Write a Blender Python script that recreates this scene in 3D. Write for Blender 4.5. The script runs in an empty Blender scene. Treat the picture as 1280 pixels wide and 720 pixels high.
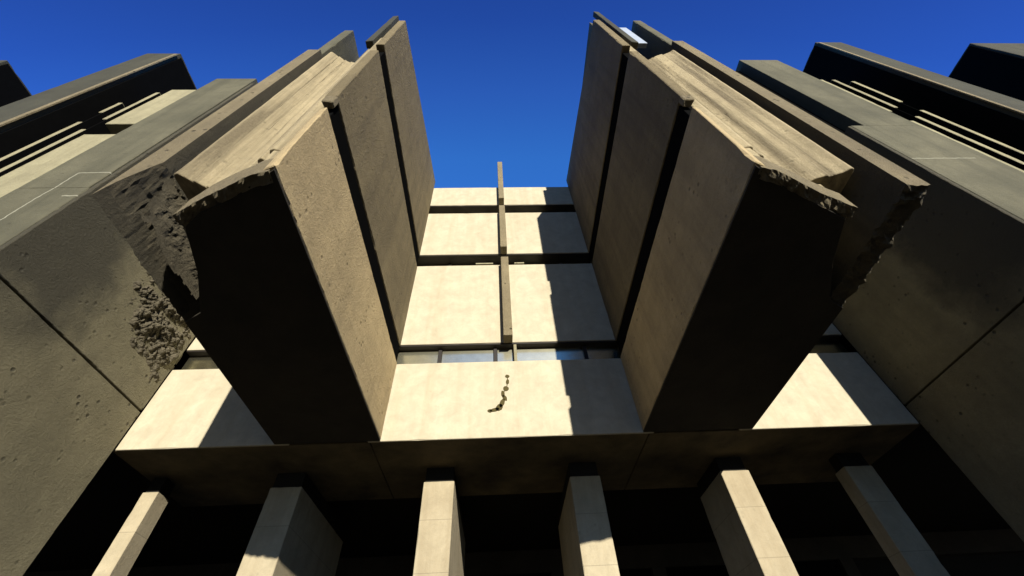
import bpy, math, random
from mathutils import Vector, Matrix, noise
random.seed(7)
S = bpy.context.scene
COL = S.collection

# ------------------------------------------------------------------ materials
def rgb(c): return (c[0], c[1], c[2], 1.0)

def concrete(name, base, dirt=(0.10, 0.085, 0.06), dirt_amt=0.35, streak=0.35, pits=0.5, bump=0.35,
             rough=0.9, fine=22.0, joints=None, boards=0.0, lines=None, upper_dark=None, grain=0.16, pscale=5.5, sfreq=2.6, slo=0.46, shi=0.74):
    base = tuple(v * .60 for v in base); dirt = tuple(v * .60 for v in dirt)
    m = bpy.data.materials.new(name); m.use_nodes = True
    nt = m.node_tree; N = nt.nodes; L = nt.links
    bs = N['Principled BSDF']; bs.inputs['Roughness'].default_value = rough
    bs.inputs['Specular IOR Level'].default_value = 0.25
    tc = N.new('ShaderNodeTexCoord')
    def noi(scale, detail=6.0, rgh=0.6, vec=None, dist=0.0):
        n = N.new('ShaderNodeTexNoise'); n.inputs['Scale'].default_value = scale
        n.inputs['Detail'].default_value = detail; n.inputs['Roughness'].default_value = rgh
        n.inputs['Distortion'].default_value = dist
        L.new(vec if vec else tc.outputs['Object'], n.inputs['Vector']); return n.outputs['Fac']
    def rng(v, a, b, c=0.0, d=1.0):
        r = N.new('ShaderNodeMapRange'); r.inputs[1].default_value = a; r.inputs[2].default_value = b
        r.inputs[3].default_value = c; r.inputs[4].default_value = d
        L.new(v, r.inputs[0]); return r.outputs[0]
    def mth(op, a, b=None):
        n = N.new('ShaderNodeMath'); n.operation = op
        for i, v in enumerate((a, b)):
            if v is None: continue
            if isinstance(v, (int, float)): n.inputs[i].default_value = v
            else: L.new(v, n.inputs[i])
        return n.outputs[0]
    def mix(f, a, b, mode='MIX'):
        n = N.new('ShaderNodeMix'); n.data_type = 'RGBA'; n.blend_type = mode
        if isinstance(f, (int, float)): n.inputs[0].default_value = f
        else: L.new(f, n.inputs[0])
        for i, v in ((6, a), (7, b)):
            if isinstance(v, tuple): n.inputs[i].default_value = rgb(v)
            else: L.new(v, n.inputs[i])
        return n.outputs[2]
    mp = N.new('ShaderNodeMapping'); mp.inputs['Scale'].default_value = (sfreq, sfreq * .5 if sfreq > 3 else sfreq, 0.16)
    L.new(tc.outputs['Object'], mp.inputs['Vector'])
    big = rng(noi(0.55, 7, 0.62), 0.35, 0.68)
    mid = rng(noi(2.6, 8, 0.7, dist=0.4), 0.3, 0.72)
    stk = rng(noi(1.0, 7, 0.65, vec=mp.outputs['Vector'], dist=0.25), slo, shi)
    fin = rng(noi(fine, 4, 0.6), 0.3, 0.7)
    vo = N.new('ShaderNodeTexVoronoi'); vo.inputs['Scale'].default_value = pscale; vo.inputs['Randomness'].default_value = 1.0
    L.new(tc.outputs['Object'], vo.inputs['Vector'])
    pit = mth('MULTIPLY', rng(vo.outputs['Distance'], 0.24, 0.10), rng(noi(1.3, 4), 0.46, 0.62))
    lighter = tuple(min(1, c * 1.12) for c in base); darker = tuple(c * 0.80 for c in base)
    c = mix(mid, darker, lighter)
    c = mix(mth('MULTIPLY', big, dirt_amt), c, dirt)
    c = mix(mth('MULTIPLY', stk, streak), c, dirt)
    c = mix(mth('MULTIPLY', fin, grain), c, tuple(v * 0.6 for v in base))
    c = mix(mth('MULTIPLY', pit, pits), c, tuple(v * 0.3 for v in base))
    sep = None
    if joints or lines or boards or upper_dark:
        sx = N.new('ShaderNodeSeparateXYZ'); L.new(tc.outputs['Object'], sx.inputs[0]); sep = sx.outputs
    height = mth('ADD', mth('MULTIPLY', noi(fine * 0.8, 9, 0.8), 1.5), mth('MULTIPLY', noi(1.7, 9, 0.6), 1.1))
    height = mth('SUBTRACT', height, mth('MULTIPLY', pit, 0.9 * pits))
    if joints:                       # thin dark joints every `joints` metres of height
        fr = mth('FRACT', mth('DIVIDE', mth('ADD', sep['Z'], joints[1]), joints[0]))
        j = mth('LESS_THAN', fr, joints[2] / joints[0])
        c = mix(mth('MULTIPLY', j, 0.35), c, (0.05, 0.04, 0.03))
        height = mth('SUBTRACT', height, j)
    if upper_dark:                        # darker upper front part: (y edge, z edge, colour)
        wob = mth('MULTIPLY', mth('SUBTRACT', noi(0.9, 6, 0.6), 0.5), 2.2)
        ys_ = rng(mth('ADD', sep['Y'], wob), upper_dark[0] + .35, upper_dark[0] - .35)
        zs_ = rng(mth('ADD', sep['Z'], wob), upper_dark[1] - .5, upper_dark[1] + .5)
        c = mix(mth('MULTIPLY', mth('MULTIPLY', ys_, zs_), 0.85), c, upper_dark[2])
    if boards:                       # board marks of the formwork
        wv = noi(1.0, 3, 0.5, vec=mp.outputs['Vector'])
        mb = N.new('ShaderNodeMapping'); mb.inputs['Scale'].default_value = (0.15, 0.15, 7.0)
        mb.inputs['Rotation'].default_value = (0.5, 0.0, 0.0)
        L.new(tc.outputs['Object'], mb.inputs['Vector'])
        bw = rng(noi(1.0, 5, 0.6, vec=mb.outputs['Vector']), 0.3, 0.7)
        height = mth('ADD', height, mth('MULTIPLY', bw, boards))
        c = mix(mth('MULTIPLY', bw, 0.18), c, dirt)
    if lines:                        # pale repaired mortar lines: list of ('Z', value, min x, max x)
        for ax, zc, xa, xb, w in lines:
            band = mth('LESS_THAN', mth('ABSOLUTE', mth('SUBTRACT', mth('ADD', sep[ax], mth('MULTIPLY', noi(3.0, 2), 0.10)), zc)), w)
            ins = mth('MULTIPLY', mth('GREATER_THAN', sep['X' if ax == 'Z' else 'Z'], xa), mth('LESS_THAN', sep['X' if ax == 'Z' else 'Z'], xb))
            c = mix(mth('MULTIPLY', mth('MULTIPLY', band, ins), 0.55), c, (0.28, 0.27, 0.21))
    L.new(c, bs.inputs['Base Color'])
    b = N.new('ShaderNodeBump'); b.inputs['Strength'].default_value = bump; b.inputs['Distance'].default_value = 0.06
    L.new(height, b.inputs['Height']); L.new(b.outputs['Normal'], bs.inputs['Normal'])
    return m

def plain(name, col, rough=0.6, metal=0.0, spec=0.5, ior=None):
    m = bpy.data.materials.new(name); m.use_nodes = True
    nt = m.node_tree; bs = nt.nodes['Principled BSDF']
    bs.inputs['Roughness'].default_value = rough; bs.inputs['Metallic'].default_value = metal
    bs.inputs['Specular IOR Level'].default_value = spec
    if ior: bs.inputs['IOR'].default_value = ior
    tc = nt.nodes.new('ShaderNodeTexCoord'); n = nt.nodes.new('ShaderNodeTexNoise')
    n.inputs['Scale'].default_value = 5; n.inputs['Detail'].default_value = 6
    nt.links.new(tc.outputs['Object'], n.inputs['Vector'])
    mx = nt.nodes.new('ShaderNodeMix'); mx.data_type = 'RGBA'
    mx.inputs[6].default_value = rgb(tuple(c * 0.8 for c in col)); mx.inputs[7].default_value = rgb(tuple(min(1, c * 1.2) for c in col))
    nt.links.new(n.outputs['Fac'], mx.inputs[0]); nt.links.new(mx.outputs[2], bs.inputs['Base Color'])
    return m

M = {
 'wall':   concrete('cream_panel', (0.56, 0.50, 0.36), dirt=(0.36, 0.28, 0.16), dirt_amt=0.12, streak=0.34, pits=0.12, bump=0.12),
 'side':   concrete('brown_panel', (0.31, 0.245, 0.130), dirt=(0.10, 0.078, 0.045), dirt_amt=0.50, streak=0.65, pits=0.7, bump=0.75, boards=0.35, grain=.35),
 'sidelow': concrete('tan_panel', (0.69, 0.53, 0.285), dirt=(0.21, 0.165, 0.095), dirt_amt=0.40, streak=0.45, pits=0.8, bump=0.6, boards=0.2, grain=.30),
 'flute':  concrete('fluted_cream', (0.56, 0.46, 0.275), dirt=(0.14, 0.11, 0.065), dirt_amt=0.35, streak=0.9, pits=0.5, bump=0.7, grain=.35, sfreq=5.5, slo=.47, shi=.66),
 'fin':    concrete('tan_edge', (0.37, 0.30, 0.175), dirt=(0.12, 0.10, 0.065), dirt_amt=0.5, streak=0.5, pits=1.2, bump=0.9, grain=.45),
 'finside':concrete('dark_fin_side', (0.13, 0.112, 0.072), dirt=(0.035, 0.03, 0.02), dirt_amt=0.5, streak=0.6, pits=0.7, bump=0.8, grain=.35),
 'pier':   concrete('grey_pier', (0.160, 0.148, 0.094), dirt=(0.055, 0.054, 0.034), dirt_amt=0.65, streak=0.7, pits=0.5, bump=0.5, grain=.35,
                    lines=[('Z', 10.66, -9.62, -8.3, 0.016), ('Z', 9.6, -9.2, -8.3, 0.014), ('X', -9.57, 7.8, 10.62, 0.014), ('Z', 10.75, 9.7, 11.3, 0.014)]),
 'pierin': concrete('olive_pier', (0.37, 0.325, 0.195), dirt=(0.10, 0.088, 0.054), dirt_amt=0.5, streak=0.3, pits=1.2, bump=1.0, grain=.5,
                    upper_dark=(-2.75, 6.9, (0.042, 0.038, 0.026))),
 'spall':  concrete('broken_concrete', (0.23, 0.195, 0.125), dirt=(0.03, 0.025, 0.018), dirt_amt=0.5, streak=0.3, pits=1.0, bump=1.0, grain=.6),
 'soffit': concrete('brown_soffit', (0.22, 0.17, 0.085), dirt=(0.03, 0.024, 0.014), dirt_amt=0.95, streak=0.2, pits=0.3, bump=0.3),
 'under':  concrete('shade_black_concrete', (0.05, 0.042, 0.028), dirt=(0.012, 0.01, 0.008), dirt_amt=0.6, streak=0.2, pits=0.3, bump=0.3),  # deep shade of undersides and portico rear is put into this colour
 'column': concrete('pale_column', (0.50, 0.43, 0.29), dirt=(0.26, 0.195, 0.11), dirt_amt=0.4, streak=0.45, pits=0.25, bump=0.25,
                    joints=(1.02, -0.10, 0.014)),
 'far':    concrete('far_panel', (0.40, 0.36, 0.22), dirt=(0.16, 0.14, 0.09), dirt_amt=0.4, streak=0.6, pits=0.5, bump=0.5, grain=.3),
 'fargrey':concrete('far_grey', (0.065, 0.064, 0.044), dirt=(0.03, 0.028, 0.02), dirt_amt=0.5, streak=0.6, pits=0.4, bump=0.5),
 'dark':   plain('dark_interior_and_shade', (0.010, 0.009, 0.007), 0.8, spec=0.1),
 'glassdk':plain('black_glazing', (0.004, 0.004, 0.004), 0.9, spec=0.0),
 'glass':  plain('window_glass', (0.85, 0.80, 0.58), 0.22, metal=1.0),
 'frame':  plain('bronze_frame', (0.012, 0.009, 0.007), 0.55, spec=0.2),
 'metal':  plain('white_metal', (0.30, 0.34, 0.40), 0.35, metal=0.2),
 'crack':  plain('crack_filling', (0.05, 0.04, 0.015), 0.9, spec=0.1),
 'roof':   plain('roof_felt', (0.07, 0.07, 0.07), 0.9),
}

# ------------------------------------------------------------------ mesh helpers
def link(name, verts, faces, mat, parent=None, label=None, smooth=False):
    me = bpy.data.meshes.new(name); me.from_pydata([tuple(v) for v in verts], [], faces); me.validate(); me.update()
    if smooth: me.polygons.foreach_set('use_smooth', [True] * len(me.polygons))
    o = bpy.data.objects.new(name, me); me.materials.append(mat); COL.objects.link(o)
    if parent: o.parent = parent
    if label: o['label'] = label
    return o

def solid(V, F, c=0.012, chip=0.03, seg=0.22, fr=2.1):
    """polyhedron with chamfered, irregularly chipped edges; every face stays planar"""
    V = [Vector(v) for v in V]; verts = []; faces = []
    edges = {}; corner = {}; facering = []
    for fi, f in enumerate(F):
        n = Vector((0, 0, 0))
        for i in range(len(f)):
            a, b = V[f[i]], V[f[(i + 1) % len(f)]]; n += a.cross(b)
        n.normalize()
        m = len(f)
        ring = []
        for i in range(m):
            p, a, b = V[f[i]], V[f[i - 1]], V[f[(i + 1) % m]]
            e1 = (p - a).normalized(); e2 = (b - p).normalized()
            d1 = n.cross(e1); d2 = n.cross(e2)
            bis = (d1 + d2); k = max(0.25, 1 + d1.dot(d2))
            cp = p + bis * (c / k)
            ci = len(verts); verts.append(cp); corner.setdefault(f[i], []).append((fi, ci, i))
            ring.append(ci)
            a, b = f[i], f[(i + 1) % m]
            key = (min(a, b), max(a, b)); ln = (V[b] - V[a]).length
            k = max(1, min(400, int(ln / seg)))
            pts = []
            if k > 1:
                for j in range(1, k):
                    t = j / k
                    q = V[a].lerp(V[b], t)
                    nv = noise.noise(q * fr) + 0.6 * noise.noise(q * fr * 3.3)
                    cc = c * (0.7 + 0.6 * abs(noise.noise(q * 9))) + chip * max(0.0, nv - 0.18)
                    cc = min(cc, 0.12)
                    pts.append(len(verts)); verts.append(q + d2 * cc)
            ring += pts
            edges.setdefault(key, []).append((fi, a == key[0], pts, ci, (fi, i)))
        facering.append(ring); faces.append(ring)
    cidx = {}
    for v, lst in corner.items():
        for fi, ci, i in lst: cidx[(v, fi)] = ci
    for (a, b), lst in edges.items():
        if len(lst) != 2: continue
        def full(e):
            fi, fwd, pts = e[0], e[1], e[2]
            p = list(pts) if fwd else list(reversed(pts))
            return [cidx[(a, fi)]] + p + [cidx[(b, fi)]]
        A, B = full(lst[0]), full(lst[1])
        if not lst[0][1]: A, B = B, A          # A belongs to the face that runs a->b
        for i in range(len(A) - 1): faces.append([A[i + 1], A[i], B[i], B[i + 1]])
    for v, lst in corner.items():
        if len(lst) < 3: continue
        nf = Vector((0, 0, 0)); cen = sum((verts[l[1]] for l in lst), Vector()) / len(lst)
        # order the corner points by walking round the vertex
        nxt = {}
        for fi, ci, i in lst:
            f = F[fi]; nxt[f[(i + 1) % len(f)]] = None
        by_out = {F[fi][(i + 1) % len(F[fi])]: (ci, F[fi][i - 1]) for fi, ci, i in lst}
        st = next(iter(by_out)); cur = st; loop = []
        for _ in range(len(lst)):
            if cur not in by_out: break
            ci, prv = by_out[cur]; loop.append(ci); cur = prv
            if cur == st: break
        if len(loop) >= 3: faces.append(loop)
    return verts, faces

def prism_raw(plan, z0, z1):
    """plan: counter-clockwise (seen from above) list of (x, y); z0/z1 number or function"""
    ar = sum(plan[i][0] * plan[(i + 1) % len(plan)][1] - plan[(i + 1) % len(plan)][0] * plan[i][1] for i in range(len(plan)))
    if ar < 0: plan = plan[::-1]
    fz = lambda z, p: z(p) if callable(z) else z
    n = len(plan)
    V = [(p[0], p[1], fz(z0, p)) for p in plan] + [(p[0], p[1], fz(z1, p)) for p in plan]
    F = [list(range(n))[::-1], list(range(n, 2 * n))] + [[i, (i + 1) % n, n + (i + 1) % n, n + i] for i in range(n)]
    return V, F

def prism(name, plan, z0, z1, mat, parent=None, label=None, c=0.012, chip=0.03, seg=0.22):
    V, F = prism_raw(plan, z0, z1)
    v, f = solid(V, F, c, chip, seg)
    return link(name, v, f, mat, parent, label)

def box(name, x0, x1, y0, y1, z0, z1, mat, parent=None, label=None, c=0.012, chip=0.03, seg=0.22):
    x0, x1 = min(x0, x1), max(x0, x1); y0, y1 = min(y0, y1), max(y0, y1)
    return prism(name, [(x0, y0), (x1, y0), (x1, y1), (x0, y1)], z0, z1, mat, parent, label, c, chip, seg)

def boxes(name, lst, mat, parent=None, label=None, c=0.006):
    VV, FF = [], []
    for (x0, x1, y0, y1, z0, z1) in lst:
        x0, x1 = min(x0, x1), max(x0, x1)
        V, F = prism_raw([(x0, y0), (x1, y0), (x1, y1), (x0, y1)], z0, z1)
        v, f = solid(V, F, c, 0, 50)
        b = len(VV); VV += v; FF += [[i + b for i in q] for q in f]
    return link(name, VV, FF, mat, parent, label)

def torn_slab(name, path, width_dir, th, zb, zt, mat, parent=None, label=None, jit=0.10, seed=0.0, step=0.09, nth=5, rows=6, mat2=None, mat3=None, slant=0.0):
    """a slab that follows `path` (list of xy), `th` thick, whose lower edge is broken off ragged"""
    pts = []
    for i in range(len(path) - 1):
        a, b = Vector(path[i]), Vector(path[i + 1]); k = max(1, int((b - a).length / step))
        for j in range(k): pts.append(a.lerp(b, j / k))
    pts.append(Vector(path[-1]))
    wd = Vector(width_dir).normalized()
    verts, faces = [], []
    zb_f = zb if callable(zb) else (lambda u: zb)
    n = len(pts); prof = []
    # cross-section rows: outer face going down, bottom across, inner face going up
    secs = [('o', None)] + [('o', r) for r in range(rows, 0, -1)] + [('b', k) for k in range(nth + 1)] + [('i', r) for r in range(1, rows + 1)] + [('i', None)]
    for i, p in enumerate(pts):
        u = i / max(1, n - 1); z_ = zb_f(u); sl = slant * max(0.0, min(1.0, (.40 - u) / .06))
        for kind, k in secs:
            if kind == 'b': w = th * k / nth; z = z_ + sl * (1 - k / nth) ** .7; fall = 1.0
            elif k is None: w = 0 if kind == 'o' else th; z = zt(u) if callable(zt) else zt; fall = 0
            else:
                w = 0 if kind == 'o' else th; z = z_ + 0.07 * k + (sl if kind == 'o' else 0); fall = max(0.0, 1 - k / rows) ** 1.3
            q = Vector((p.x + wd.x * w, p.y + wd.y * w, z))
            if fall:
                s = q * 8 + Vector((seed, seed, seed))
                nz = noise.fractal(s, 0.8, 2.2, 4)
                nn = noise.fractal(s * 1.9 + Vector((9, 3, 1)), 0.8, 2.2, 3)
                q.z += jit * nz * fall * 1.2
                sgn = 1 if kind == 'o' else (-1 if kind == 'i' else 0)
                off = 0.30 * jit * abs(nn) * fall * sgn
                q.x += wd.x * off; q.y += wd.y * off
            verts.append(q)
    m = len(secs)
    for i in range(n - 1):
        for j in range(m - 1):
            a = i * m + j; faces.append([a, a + 1, a + m + 1, a + m])
        faces.append([i * m + m - 1, i * m, (i + 1) * m, (i + 1) * m + m - 1])
    faces.append(list(range(m))[::-1]); faces.append([(n - 1) * m + j for j in range(m)])
    o = link(name, verts, faces, mat, parent, label)
    import bmesh
    bm = bmesh.new(); bm.from_mesh(o.data); bmesh.ops.recalc_face_normals(bm, faces=bm.faces)
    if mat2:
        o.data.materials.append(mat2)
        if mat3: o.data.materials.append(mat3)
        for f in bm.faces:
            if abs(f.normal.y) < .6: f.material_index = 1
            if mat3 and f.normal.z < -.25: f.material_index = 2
    bm.to_mesh(o.data); bm.free()
    return o

def inside(poly, y, z):
    """signed-ish distance: positive inside a polygon"""
    c = False; d = 1e9
    n = len(poly)
    for i in range(n):
        (y1, z1), (y2, z2) = poly[i], poly[(i + 1) % n]
        if (z1 > z) != (z2 > z) and y < (y2 - y1) * (z - z1) / (z2 - z1) + y1: c = not c
        a = Vector((y1, z1)); b = Vector((y2, z2)); p = Vector((y, z)); t = max(0, min(1, (p - a).dot(b - a) / (b - a).length_squared))
        d = min(d, (a.lerp(b, t) - p).length)
    return d if c else -d

def rubble(name, X, out, poly, mat, parent, label, amp=0.10, cell=0.035, freq=5.0, sink=0.02, base=0.0, feather=0.25):
    """a sheet of broken aggregate standing on the face x = X inside a yz polygon; `out` = +1/-1 the side it faces"""
    ys = [p[0] for p in poly]; zs = [p[1] for p in poly]
    y0, y1, z0, z1 = min(ys) - .1, max(ys) + .1, min(zs) - .1, max(zs) + .1
    ny, nz = int((y1 - y0) / cell), int((z1 - z0) / cell)
    idx = {}; verts = []; faces = []
    val = {}
    for i in range(ny + 1):
        for j in range(nz + 1):
            y, z = y0 + i * cell, z0 + j * cell
            d = inside(poly, y, z) + 0.16 * noise.fractal(Vector((y * 2.3, z * 2.3, 3)), .8, 2, 4)
            if d < -0.08: continue
            k = max(0.0, min(1.0, d / feather))
            q = Vector((y * freq, z * freq, 1.7))
            vd = noise.voronoi(q * 1.1)[0]; h = (vd[1] - vd[0]) * 0.55 + noise.fractal(q * .5, 0.7, 2.1, 6) * 0.55 + noise.noise(q * 5) * .12 - .1
            x = X + out * (-sink + k * (base + amp * (0.25 + h)))
            idx[(i, j)] = len(verts); verts.append((x, y, z))
    for (i, j), a in idx.items():
        if (i + 1, j) in idx and (i, j + 1) in idx and (i + 1, j + 1) in idx:
            q = [a, idx[(i + 1, j)], idx[(i + 1, j + 1)], idx[(i, j + 1)]]
            faces.append(q if out > 0 else q[::-1])
    return link(name, verts, faces, mat, parent, label)

# ------------------------------------------------------------------ levels (metres)
Z0 = 6.42; G1A, G1B = 8.60, 9.16; G2A, G2B = 12.79, 13.40; G3A, G3B = 16.23, 16.88; ZT = 18.42

# ------------------------------------------------------------------ ground
gv = [(-400, -400, 0), (400, -400, 0), (400, 400, 0), (-400, 400, 0)]
gm = concrete('paving', (0.035, 0.034, 0.031), dirt=(0.02, 0.019, 0.017), dirt_amt=0.5, streak=0.0, pits=0.2, bump=0.3)
g = link('ground', gv, [[0, 1, 2, 3]], gm); g['kind'] = 'structure'; g['label'] = 'dark paved ground below the concrete building'

# ------------------------------------------------------------------ the building
B = bpy.data.objects.new('concrete_building', None); COL.objects.link(B)
B['label'] = 'weathered brutalist concrete building with projecting towers, tall piers and fin columns'
B['category'] = 'building'

Z0 = 6.42; G1A, G1B = 8.60, 9.16; G2A, G2B = 12.79, 13.40; G3A, G3B = 16.23, 16.88; ZT = 18.42
# mass behind the facade
core = boxes('building_core', [(-34, 34, 0.07, .62, 7.0, G1A - .03), (-34, 34, 0.62, 16, 6.75, 18.0), (-34, 34, 9.2, 16, -0.3, 6.75)], M['dark'], B)
boxes('roof', [(-34, 34, 0.62, 16.2, 18.003, 18.25)], M['roof'], B)

# --- back wall panels (front plane y = 0) with window bands between them
def wall_panel(x0, x1, z0, z1, label):
    return box('wall_panel', x0, x1, 0.0, 0.06 if z0 < 7 else 0.55, z0, z1, M['wall'], B, label, c=0.012, chip=0.03)
cwl, cwr = -3.32, 3.22
lo = wall_panel(cwl, cwr, Z0 - .005, G1A, 'cream spandrel panel above the ceiling of the portico, with a dark crack')
wall_panel(cwl, cwr, G1B + .1, G2A, 'tall cream panel above the window strip')
wall_panel(cwl, cwr, G2B + .03, G3A, 'cream panel second from the top')
wall_panel(cwl, cwr, G3B, ZT, 'narrow cream parapet panel at the top')
wall_panel(-8.795, -5.06, Z0 - .005, G1A, 'sunlit cream panel between the left tower and left pier')
wall_panel(5.24, 9.595, Z0 - .005, G1A, 'sunlit cream panel between the right tower and right pier')
wall_panel(-8.795, -5.06, G1B + .1, G2A, 'upper panel between the left tower and left pier')
wall_panel(5.24, 9.595, G1B + .1, G2A, 'upper panel between the right tower and right pier')

# crack in the lowest panel: a dark jagged row of holes
ck = [(-.12, 8.10), (-.12, 7.92), (-.15, 7.73), (-.24, 7.60), (-.20, 7.44), (-.29, 7.32), (-.36, 7.19), (-.45, 7.13), (-.57, 7.12)]
wd = [.045, .05, .055, .06, .065, .06, .075, .075, .05]
vs, fs = [], []
def blob(x, z, w, h, a):
    b = len(vs); k = 9
    for i in range(k):
        t = 2 * math.pi * i / k; r = 1 + .25 * noise.noise(Vector((x * 7 + i, z * 7, 0)))
        dx, dz = w * r * math.cos(t), h * r * math.sin(t)
        vs.append((x + dx * math.cos(a) - dz * math.sin(a), -0.012, z + dx * math.sin(a) + dz * math.cos(a)))
    for i in range(k):
        p = vs[b + i]; vs.append((p[0], 0.02, p[2]))
    fs.append(list(range(b, b + k)))
    for i in range(k): fs.append([b + i, b + k + i, b + k + (i + 1) % k, b + (i + 1) % k])
for (x, z, w, h, a) in [(-.12, 8.10, .055, .05, 0), (-.12, 7.93, .045, .075, 0), (-.165, 7.72, .07, .075, .5),
                        (-.245, 7.57, .045, .10, .1), (-.205, 7.45, .05, .09, .5), (-.27, 7.31, .06, .13, -.35),
                        (-.345, 7.19, .075, .11, -.8), (-.46, 7.125, .12, .05, .25), (-.57, 7.10, .06, .045, 0)]:
    blob(x, z, w, h, a)
for i in range(len(ck) - 1):
    (xa, za), (xb, zb) = ck[i], ck[i + 1]; d = Vector((xb - xa, zb - za)).normalized(); nx, nz = -d.y * .011, d.x * .011
    b = len(vs)
    for (x, z) in ((xa + nx, za + nz), (xb + nx, zb + nz), (xb - nx, zb - nz), (xa - nx, za - nz)):
        vs.append((x, -0.006, z))
    fs.append([b, b + 1, b + 2, b + 3])
link('crack', vs, fs, M['crack'], lo, 'dark jagged crack running down the cream panel')

# --- window bands
def window_band(x0, x1, za, zb, splits, label, glass_y=0.20):
    """splits: x positions of the mullions"""
    d = glass_y
    fr = [(x0, x1, .025, d + .12, zb - .045, zb - .003), (x0, x1, d - .01, d + .12, za - .12, za - .005)]  # top bar adds the shade under the panel above as black
    for s in splits: fr.append((s - .05, s + .05, d - .03, d + .1, za - .1, zb - .048))
    o = boxes('window_band', fr, M['frame'], B, label)
    xs = [x0] + list(splits) + [x1]
    for i in range(len(xs) - 1):
        a, b = xs[i] + (.05 if i else 0), xs[i + 1] - (.05 if i < len(xs) - 2 else 0)
        boxes('pane', [(a + .003, b - .003, d + .02, d + .035, za - .004, zb - .048)], M['glass'], o)
    return o
window_band(-3.2, 3.1, G1A, G1B + .1, [-1.95, -.42, .12, 2.1], 'narrow strip of windows reflecting blue sky above the lowest panel')
window_band(-3.2, 3.1, G2A, G2B + .03, [-2.0, -.6, .5, 2.0], 'dark window strip below the panel second from the top', 0.40)
window_band(-3.2, 3.1, G3A, G3B, [-2.0, -.6, .5, 2.0], 'dark window strip below the parapet panel', 0.40)
window_band(-8.79, -5.3, G1A, G1B + .1, [-7.5, -6.4], 'window strip left of the left tower')
window_band(5.6, 9.59, G1A, G1B + .1, [6.8, 8.2], 'window strip right of the right tower')
# pale strips added as the bright glints of panes under the panel above
for (a, b) in ((-1.05, -.45), (.28, .62)):
    boxes('pane_glint', [(a, b, -.015, .10, G2A + .05, G2A + .11)], M['far'], B, 'pale strip standing for a bright pane in the dark window strip')
boxes('window_post', [(0.09, .17, .03, .19, G1A, G1B + .05)], M['far'], B, 'pale post standing in the window strip')

# --- central ribs
for (a, b, w) in ((G1B + .07, G2A + .02, .25), (G2B, G3A + .03, .23), (G3B - .03, 20.35, .22)):
    box('rib', -.185 , -.185 + w, -.34, -.002, a, b, M['fin'], B, c=.01, chip=.02)
bpy.data.objects['rib.002']['label'] = 'topmost rib, standing up above the roof edge'

# --- overhang ceiling in panels with open joints
xs = [-8.9, -3.28, 3.12, 9.7]
for i in range(len(xs) - 1):
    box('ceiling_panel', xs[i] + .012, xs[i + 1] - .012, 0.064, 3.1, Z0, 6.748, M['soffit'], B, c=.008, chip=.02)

# --- portico columns: deep vertical fins
for i, (xa, xb, yb) in enumerate(((-8.72, -8.36, 1.80), (-5.80, -5.06, 5.1), (-2.19, -1.46, 5.6), (1.34, 2.08, 4.6), (5.08, 5.80, 2.9), (8.24, 8.97, 1.75))):
    lab_ = ('leftmost column of the portico, next to the left pier', 'second column from the left, half in the tower shadow', 'third column from the left, fully sunlit',
            'fourth column from the left, shaded at the top', 'fifth column from the left, sunlit front', 'rightmost column, front in the shade of the pier')[i]
    cl_ = box('column', xa, xb, 1.32, yb, 0.0, 6.06, M['column'], B, lab_, c=.012, chip=.03, seg=.1)
    boxes('column_shade', [(xa + .03, xb - .03, 1.36, yb - .04, 6.062, 6.415)], M['dark'], cl_)  # overhang shadow above the column, put in as a black block

# --- rear wall of the portico with glazed bays
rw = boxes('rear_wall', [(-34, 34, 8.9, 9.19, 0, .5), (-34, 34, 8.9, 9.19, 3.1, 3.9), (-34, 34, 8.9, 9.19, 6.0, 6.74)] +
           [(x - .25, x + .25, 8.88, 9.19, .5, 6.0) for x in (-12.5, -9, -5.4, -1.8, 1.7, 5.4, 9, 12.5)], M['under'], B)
for i, x in enumerate((-10.75, -7.2, -3.6, 0, 3.55, 7.2, 10.75)):
    boxes('glazing', [(x - 1.5, x + 1.5, 9.0, 9.05, .5, 3.1), (x - 1.5, x + 1.5, 9.0, 9.05, 3.9, 6.0)], M['glassdk'], rw)

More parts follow.
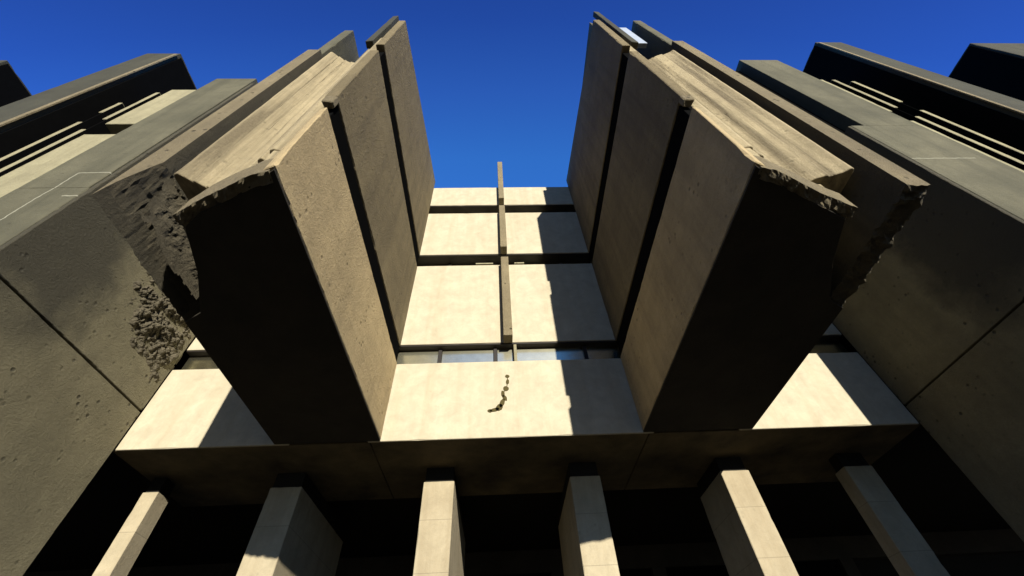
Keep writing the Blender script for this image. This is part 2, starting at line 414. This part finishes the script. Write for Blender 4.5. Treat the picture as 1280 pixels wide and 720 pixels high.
# ------------------------------------------------------------------ the two projecting towers
def tower(s, xi, tops, side):
    """s = -1 left, +1 right; xi = x of the face towards the recess; a = distance outward from that face"""
    X = lambda a: xi + s * a
    P = lambda lst: [(X(a), y) for a, y in lst]
    W = 2.02 if s < 0 else 2.27                     # inner face of the outer fin
    fw = .33; wg = .20 if s > 0 else .13
    k = W / 2.02
    top_fl = [(.245, -6.36), (.36, -6.40), (.42, -6.38), (.46, -6.27), (.54, -6.24), (.58, -6.27), (.64, -6.24), (.68, -6.10), (.80, -5.96), (.95, -5.86), (1.10, -5.80),
             (1.28, -5.78), (1.45, -5.81), (1.58, -5.88), (W - .28, -5.99), (W - .20, -6.05), (W - .14, -6.04), (W - .12, -5.96)]
    tf = []
    for i in range(len(top_fl) - 1):           # shallow grooves run up the trough
        (a0, y0), (a1, y1) = top_fl[i], top_fl[i + 1]
        tf.append((a0, y0))
        if .68 <= a0 < W - .35:
            tf += [(a0 + (a1 - a0) * .45, y0 + (y1 - y0) * .45 - .012), (a0 + (a1 - a0) * .55, y0 + (y1 - y0) * .55 + .022), (a0 + (a1 - a0) * .7, y0 + (y1 - y0) * .7 + .012)]
    top_fl = tf + [top_fl[-1]]
    flute = [(.245, -6.36), (.36, -6.38), (.46, -6.26), (.62, -6.20), (.70, -6.06), (.95, -5.88), (1.20, -5.80), (1.38 * k, -5.79), (1.52 * k, -5.80)]
    back = [(1.66 * k, -4.95), (W - .03, -3.9), (W - .03, 0.0), (.245, 0.0)]
    tback = [(W - .13, -5.2), (W - .03, -5.0), (W - .03, 0.0), (.245, 0.0)]
    t = prism('tower', P(flute + back), Z0 + .10, 7.25, M['flute'], B,
              side + ' projecting tower with a fluted cream front and black underside', c=.01, chip=.03)
    prism('fluted_front', P(top_fl + tback), 7.253, tops[4], M['flute'], t, 'upper fluted front of the ' + side + ' tower, streaked cream', c=.01, chip=.03)
    prism('crown', P([(.50, -6.02), (1.30, -5.76), (1.25, -.01), (.50, -.01)]), tops[4] + .003, tops[2], M['pier'], t, 'grey head above the fluted front', c=.015, chip=.04)
    # soffit: flat plate coloured near black for its shade, its outer front corner broken away
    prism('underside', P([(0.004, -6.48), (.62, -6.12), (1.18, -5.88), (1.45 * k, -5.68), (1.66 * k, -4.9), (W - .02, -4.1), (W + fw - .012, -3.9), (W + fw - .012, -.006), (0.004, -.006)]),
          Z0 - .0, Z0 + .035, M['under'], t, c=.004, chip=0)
    # ragged lower lip of the fluted front
    torn_slab('broken_lip', P([(.07, -6.47), (.30, -6.42), (.62, -6.28), (1.18, -6.03), (1.56 * k, -5.83)]), (0, 1), .16, lambda u: Z0 - .02 + .06 * u,
              lambda u: Z0 + .22 + .30 * math.sin(u * 2.6), M['fin'], t, jit=.035, seed=4 * s, step=.03)
    # side panels facing the recess
    yF = -6.52
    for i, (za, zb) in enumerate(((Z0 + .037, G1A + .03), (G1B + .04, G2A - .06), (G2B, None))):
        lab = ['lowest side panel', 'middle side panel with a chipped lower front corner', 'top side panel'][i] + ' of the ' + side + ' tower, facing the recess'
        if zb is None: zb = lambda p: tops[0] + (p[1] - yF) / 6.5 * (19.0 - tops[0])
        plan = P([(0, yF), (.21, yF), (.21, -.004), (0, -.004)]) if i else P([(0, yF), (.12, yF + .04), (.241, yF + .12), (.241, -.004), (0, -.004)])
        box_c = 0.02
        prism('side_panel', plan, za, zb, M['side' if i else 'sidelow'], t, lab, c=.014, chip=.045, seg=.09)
    prism('broken_corner', P([(-.006, yF - .004), (.20, yF - .004), (.16, -6.37), (-.006, -6.40)]), lambda p: G1B - .20 + .12 * noise.noise(Vector((p[0] * 3, p[1] * 3, s))), G1B + .05,
          M['fin'], t, c=.02, chip=.06, seg=.05)
    # black slot windows between the side panels
    for (za, zb) in ((G1A + .035, G1B + .035), (G2A - .055, G2B - .005)):
        boxes('slot_window', [(X(.025), X(.24), -6.35, -.01, za, zb)], M['glassdk'], t)
    # thin second plate behind the side panels
    prism('plate', P([(.66, -6.44), (.46, -6.46), (.46, -6.29), (.66, -6.26)]), 14.2, tops[1], M['fargrey'], t,
          'thin grey plate standing up behind the top side panel', c=.012, chip=.03)
    # outer fin, ragged at the bottom
    zj = 14.6 if s < 0 else 16.0
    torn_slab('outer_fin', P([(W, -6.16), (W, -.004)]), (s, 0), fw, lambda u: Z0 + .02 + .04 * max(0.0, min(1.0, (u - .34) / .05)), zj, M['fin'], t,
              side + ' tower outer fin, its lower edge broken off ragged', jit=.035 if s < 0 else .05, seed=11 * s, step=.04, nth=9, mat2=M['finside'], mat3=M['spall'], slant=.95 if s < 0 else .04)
    box('fin_extension', X(W + .02), X(W + fw - .01), -6.04, -.02, zj + .01, tops[3], M['pier'], t, 'upper length of the outer fin, darker and set back', c=.015, chip=.05)
    prism('fin_wing', P([(W + fw + .003, -6.10), (W + fw + wg, -6.02), (W + fw + wg, -4.6), (W + fw + .003, -4.5)]), Z0 + .55,
          8.9 if s > 0 else 12.5, M['fin'], t, c=.015, chip=.01)
    return t, X, W
tL, XL, WL = tower(-1, -3.03, (16.9, 18.3, 17.6, 18.2, 14.9), 'left')
tR, XR, WR = tower(1, 2.96, (17.3, 19.6, 20.3, 20.6, 15.3), 'right')
# gouges on the inner side of the left tower's outer fin and a bent white flashing on top of the right tower
rubble('gouged_concrete', XL(WL), 1, [(-5.85, 6.62), (-5.3, 6.58), (-4.3, 6.6), (-4.2, 6.9), (-4.6, 7.4), (-5.4, 7.7), (-5.85, 7.4)], M['spall'], tL,
       'gouged vertical scars on the inner side of the outer fin', amp=.06, freq=4.2, cell=.03)
v, f = [], []
boxes('flashing', [(XR(1.35), XR(1.95), -5.86, -5.70, 17.32, 20.2), (XR(1.30), XR(1.35), -5.90, -5.70, 17.32, 20.2)], M['metal'], tR, 'white metal flashing on top of the right tower')

# ------------------------------------------------------------------ the two big piers beside them
def pier(s, xin, xout, yf, top, joint, side):
    zs = 12.9 if s > 0 else 9.9
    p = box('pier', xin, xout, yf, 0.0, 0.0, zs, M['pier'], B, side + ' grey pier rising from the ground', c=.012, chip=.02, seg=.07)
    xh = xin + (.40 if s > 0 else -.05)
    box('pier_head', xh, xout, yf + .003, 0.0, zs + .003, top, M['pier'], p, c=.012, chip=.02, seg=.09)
    if s > 0: boxes('dark_block', [(xin + .005, xh - .004, -4.3, -.05, zs + .05, top - .3)], M['glassdk'], p)  # black block filling the set-back beside the pier head
    # cladding of the inner face in two lifts with an open joint between them
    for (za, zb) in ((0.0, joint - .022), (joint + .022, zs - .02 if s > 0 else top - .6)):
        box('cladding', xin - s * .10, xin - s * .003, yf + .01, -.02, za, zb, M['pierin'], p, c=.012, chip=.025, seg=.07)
    return p
pL = pier(-1, -8.9, -10.36, -4.5, 18.3, 7.36, 'left')
pR = pier(1, 9.68, 11.72, -4.66, 20.6, 6.88, 'right')
rubble('spalled_patch', -8.8, 1, [(-2.55, 9.2), (-2.1, 8.5), (-1.5, 8.05), (-.9, 8.2), (-.06, 7.75), (-.06, 11.0), (-1.5, 11.9), (-3.3, 11.6), (-3.2, 10.7), (-2.5, 10.2)], M['spall'], pL,
       'rough broken patch with exposed aggregate at the rear edge of the left pier', amp=.19, cell=.022, freq=5.2, base=.0, feather=.4)
rubble('spalled_patch', -8.8, 1, [(-2.6, 6.3), (-2.2, 6.0), (-1.3, 6.2), (-1.5, 6.8), (-2.2, 6.9)], M['spall'], pL,
       'small pitted patch low on the left pier', amp=.03, freq=12, cell=.025)

# ------------------------------------------------------------------ the wings beyond the piers
def wing(s, A, Bp, C, D, E, side):
    mk = lambda n, x0, x1, yf, z0, z1, m, lab=None: box(n, x0, x1, yf, .5, z0, z1, m, B, lab, c=.015, chip=.04)
    zb = (13.72, 14.55) if s < 0 else (14.6, 15.5)
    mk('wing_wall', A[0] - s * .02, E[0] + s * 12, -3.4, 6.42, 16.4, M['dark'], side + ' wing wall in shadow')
    for (xx, yf, w0, z_) in ((A, -4.2, 6.5, A[2]), (Bp, -4.22, 6.5, Bp[2]), (C, -4.24, 6.5, C[2])):
        sh = 0 if xx is A else (.35 if xx is Bp else .9)
        mk('wing_panel', xx[0], xx[1], yf, w0, zb[0] + sh, M['far'])
        if xx is not A: boxes('dark_side', [(xx[0] - s * .02, xx[0] - s * .003, yf + .004, .4, w0, z_ - .05)], M['glassdk'], B)  # black sheet over the inner side of each narrow plate
        mk('wing_panel', xx[0], xx[1], yf, zb[1] + sh, z_, M['far'])
    d = mk('far_tower', D[0], D[1], -4.75, 6.42, D[2], M['fargrey'], side + ' far tower beyond the pier, its flank black')
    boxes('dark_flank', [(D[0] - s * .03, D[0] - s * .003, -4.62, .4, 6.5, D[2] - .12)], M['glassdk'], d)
    boxes('edge_strip', [(D[0] - s * .05, D[0] + s * .08, -4.80, -4.753, 6.5, D[2] - .3)], M['fin'], d)
    e = mk('far_tower', E[0], E[1], -4.6, 6.42, E[2], M['fargrey'], side + ' farthest tower at the edge of the picture')
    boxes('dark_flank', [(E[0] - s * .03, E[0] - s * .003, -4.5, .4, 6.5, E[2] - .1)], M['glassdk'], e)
wing(-1, (-10.47, -11.93, 18.0), (-12.10, -12.24, 17.6), (-12.58, -12.72, 16.4), (-12.98, -14.3, 21.0), (-19.4, -23, 20.5), 'left')
wing(1, (11.85, 13.2, 19.4), (13.50, 13.66, 19.3), (14.1, 14.26, 19.0), (15.3, 16.6, 23.8), (24.0, 28, 24.6), 'right')

# ------------------------------------------------------------------ camera (wide angle, low, looking steeply up)
cd = bpy.data.cameras.new('camera'); cam = bpy.data.objects.new('camera', cd); COL.objects.link(cam); S.camera = cam
cd.sensor_width = 36; cd.lens = 36 * 514 / 1280; cd.clip_end = 2000; cd.clip_start = .05
yaw, el, roll = math.radians(3.4), math.radians(48.8), math.radians(-3.65)
fwd = Vector((math.sin(yaw) * math.cos(el), math.cos(yaw) * math.cos(el), math.sin(el)))
rt = Vector((math.cos(yaw), -math.sin(yaw), 0)); up = rt.cross(fwd)
r2 = math.cos(roll) * rt + math.sin(roll) * up; u2 = -math.sin(roll) * rt + math.cos(roll) * up
mt = Matrix((r2, u2, -fwd)).transposed().to_4x4(); mt.translation = Vector((-.37, -8.71, 1.6)); cam.matrix_world = mt

# ------------------------------------------------------------------ light
sd = Vector((.252, -1.0, .235)).normalized()          # towards the sun
ld = bpy.data.lights.new('sun', 'SUN'); ld.energy = 5.0; ld.angle = math.radians(.5); ld.color = (1.0, .945, .83)
lo_ = bpy.data.objects.new('sun', ld); COL.objects.link(lo_); lo_.rotation_euler = sd.to_track_quat('Z', 'Y').to_euler(); lo_.location = sd * 60
w = bpy.data.worlds.new('World'); S.world = w; w.use_nodes = True
nt = w.node_tree; bg = nt.nodes['Background']; bg.inputs['Strength'].default_value = .06
sk = nt.nodes.new('ShaderNodeTexSky'); sk.sky_type = 'NISHITA'; sk.sun_disc = False
sk.sun_elevation = math.asin(sd.z); sk.sun_rotation = math.atan2(sd.x, sd.y)
sk.altitude = 3000; sk.air_density = 1.0; sk.dust_density = 0.0; sk.ozone_density = 6.0
# deep blue square to the sun, paler on the side away from it (as through a polarising filter)
wt = nt.nodes.new('ShaderNodeTexCoord'); wx = nt.nodes.new('ShaderNodeSeparateXYZ'); nt.links.new(wt.outputs['Generated'], wx.inputs[0])
wr = nt.nodes.new('ShaderNodeMapRange'); wr.inputs[1].default_value = -1; wr.inputs[2].default_value = 1; nt.links.new(wx.outputs['Y'], wr.inputs[0])
rp = nt.nodes.new('ShaderNodeValToRGB'); nt.links.new(wr.outputs[0], rp.inputs[0])
er = rp.color_ramp.elements
er[0].position = 0.0; er[0].color = (.18, .18, .18, 1)
er[1].position = 1.0; er[1].color = (.40, .66, .84, 1)
for ps, cc in ((.11, (.28, .30, .33)), (.35, (.20, .22, .28)), (.48, (.15, .185, .38)), (.57, (.21, .31, .57)), (.635, (.31, .47, .72)), (.70, (.36, .64, .82))):
    e_ = er.new(ps); e_.color = (*cc, 1)
ml = nt.nodes.new('ShaderNodeMix'); ml.data_type = 'RGBA'; ml.blend_type = 'MULTIPLY'; ml.inputs[0].default_value = 1
nt.links.new(sk.outputs[0], ml.inputs[6]); nt.links.new(rp.outputs[0], ml.inputs[7])
gn = nt.nodes.new('ShaderNodeVectorMath'); gn.operation = 'SCALE'; gn.inputs['Scale'].default_value = 4.4
nt.links.new(ml.outputs[2], gn.inputs[0]); nt.links.new(gn.outputs[0], bg.inputs[0])

S.render.engine = 'CYCLES'
S.view_settings.view_transform = 'Standard'; S.view_settings.look = 'None'; S.view_settings.gamma = 1
S.view_settings.exposure = 1.19
S.cycles.max_bounces = 6; S.cycles.diffuse_bounces = 2
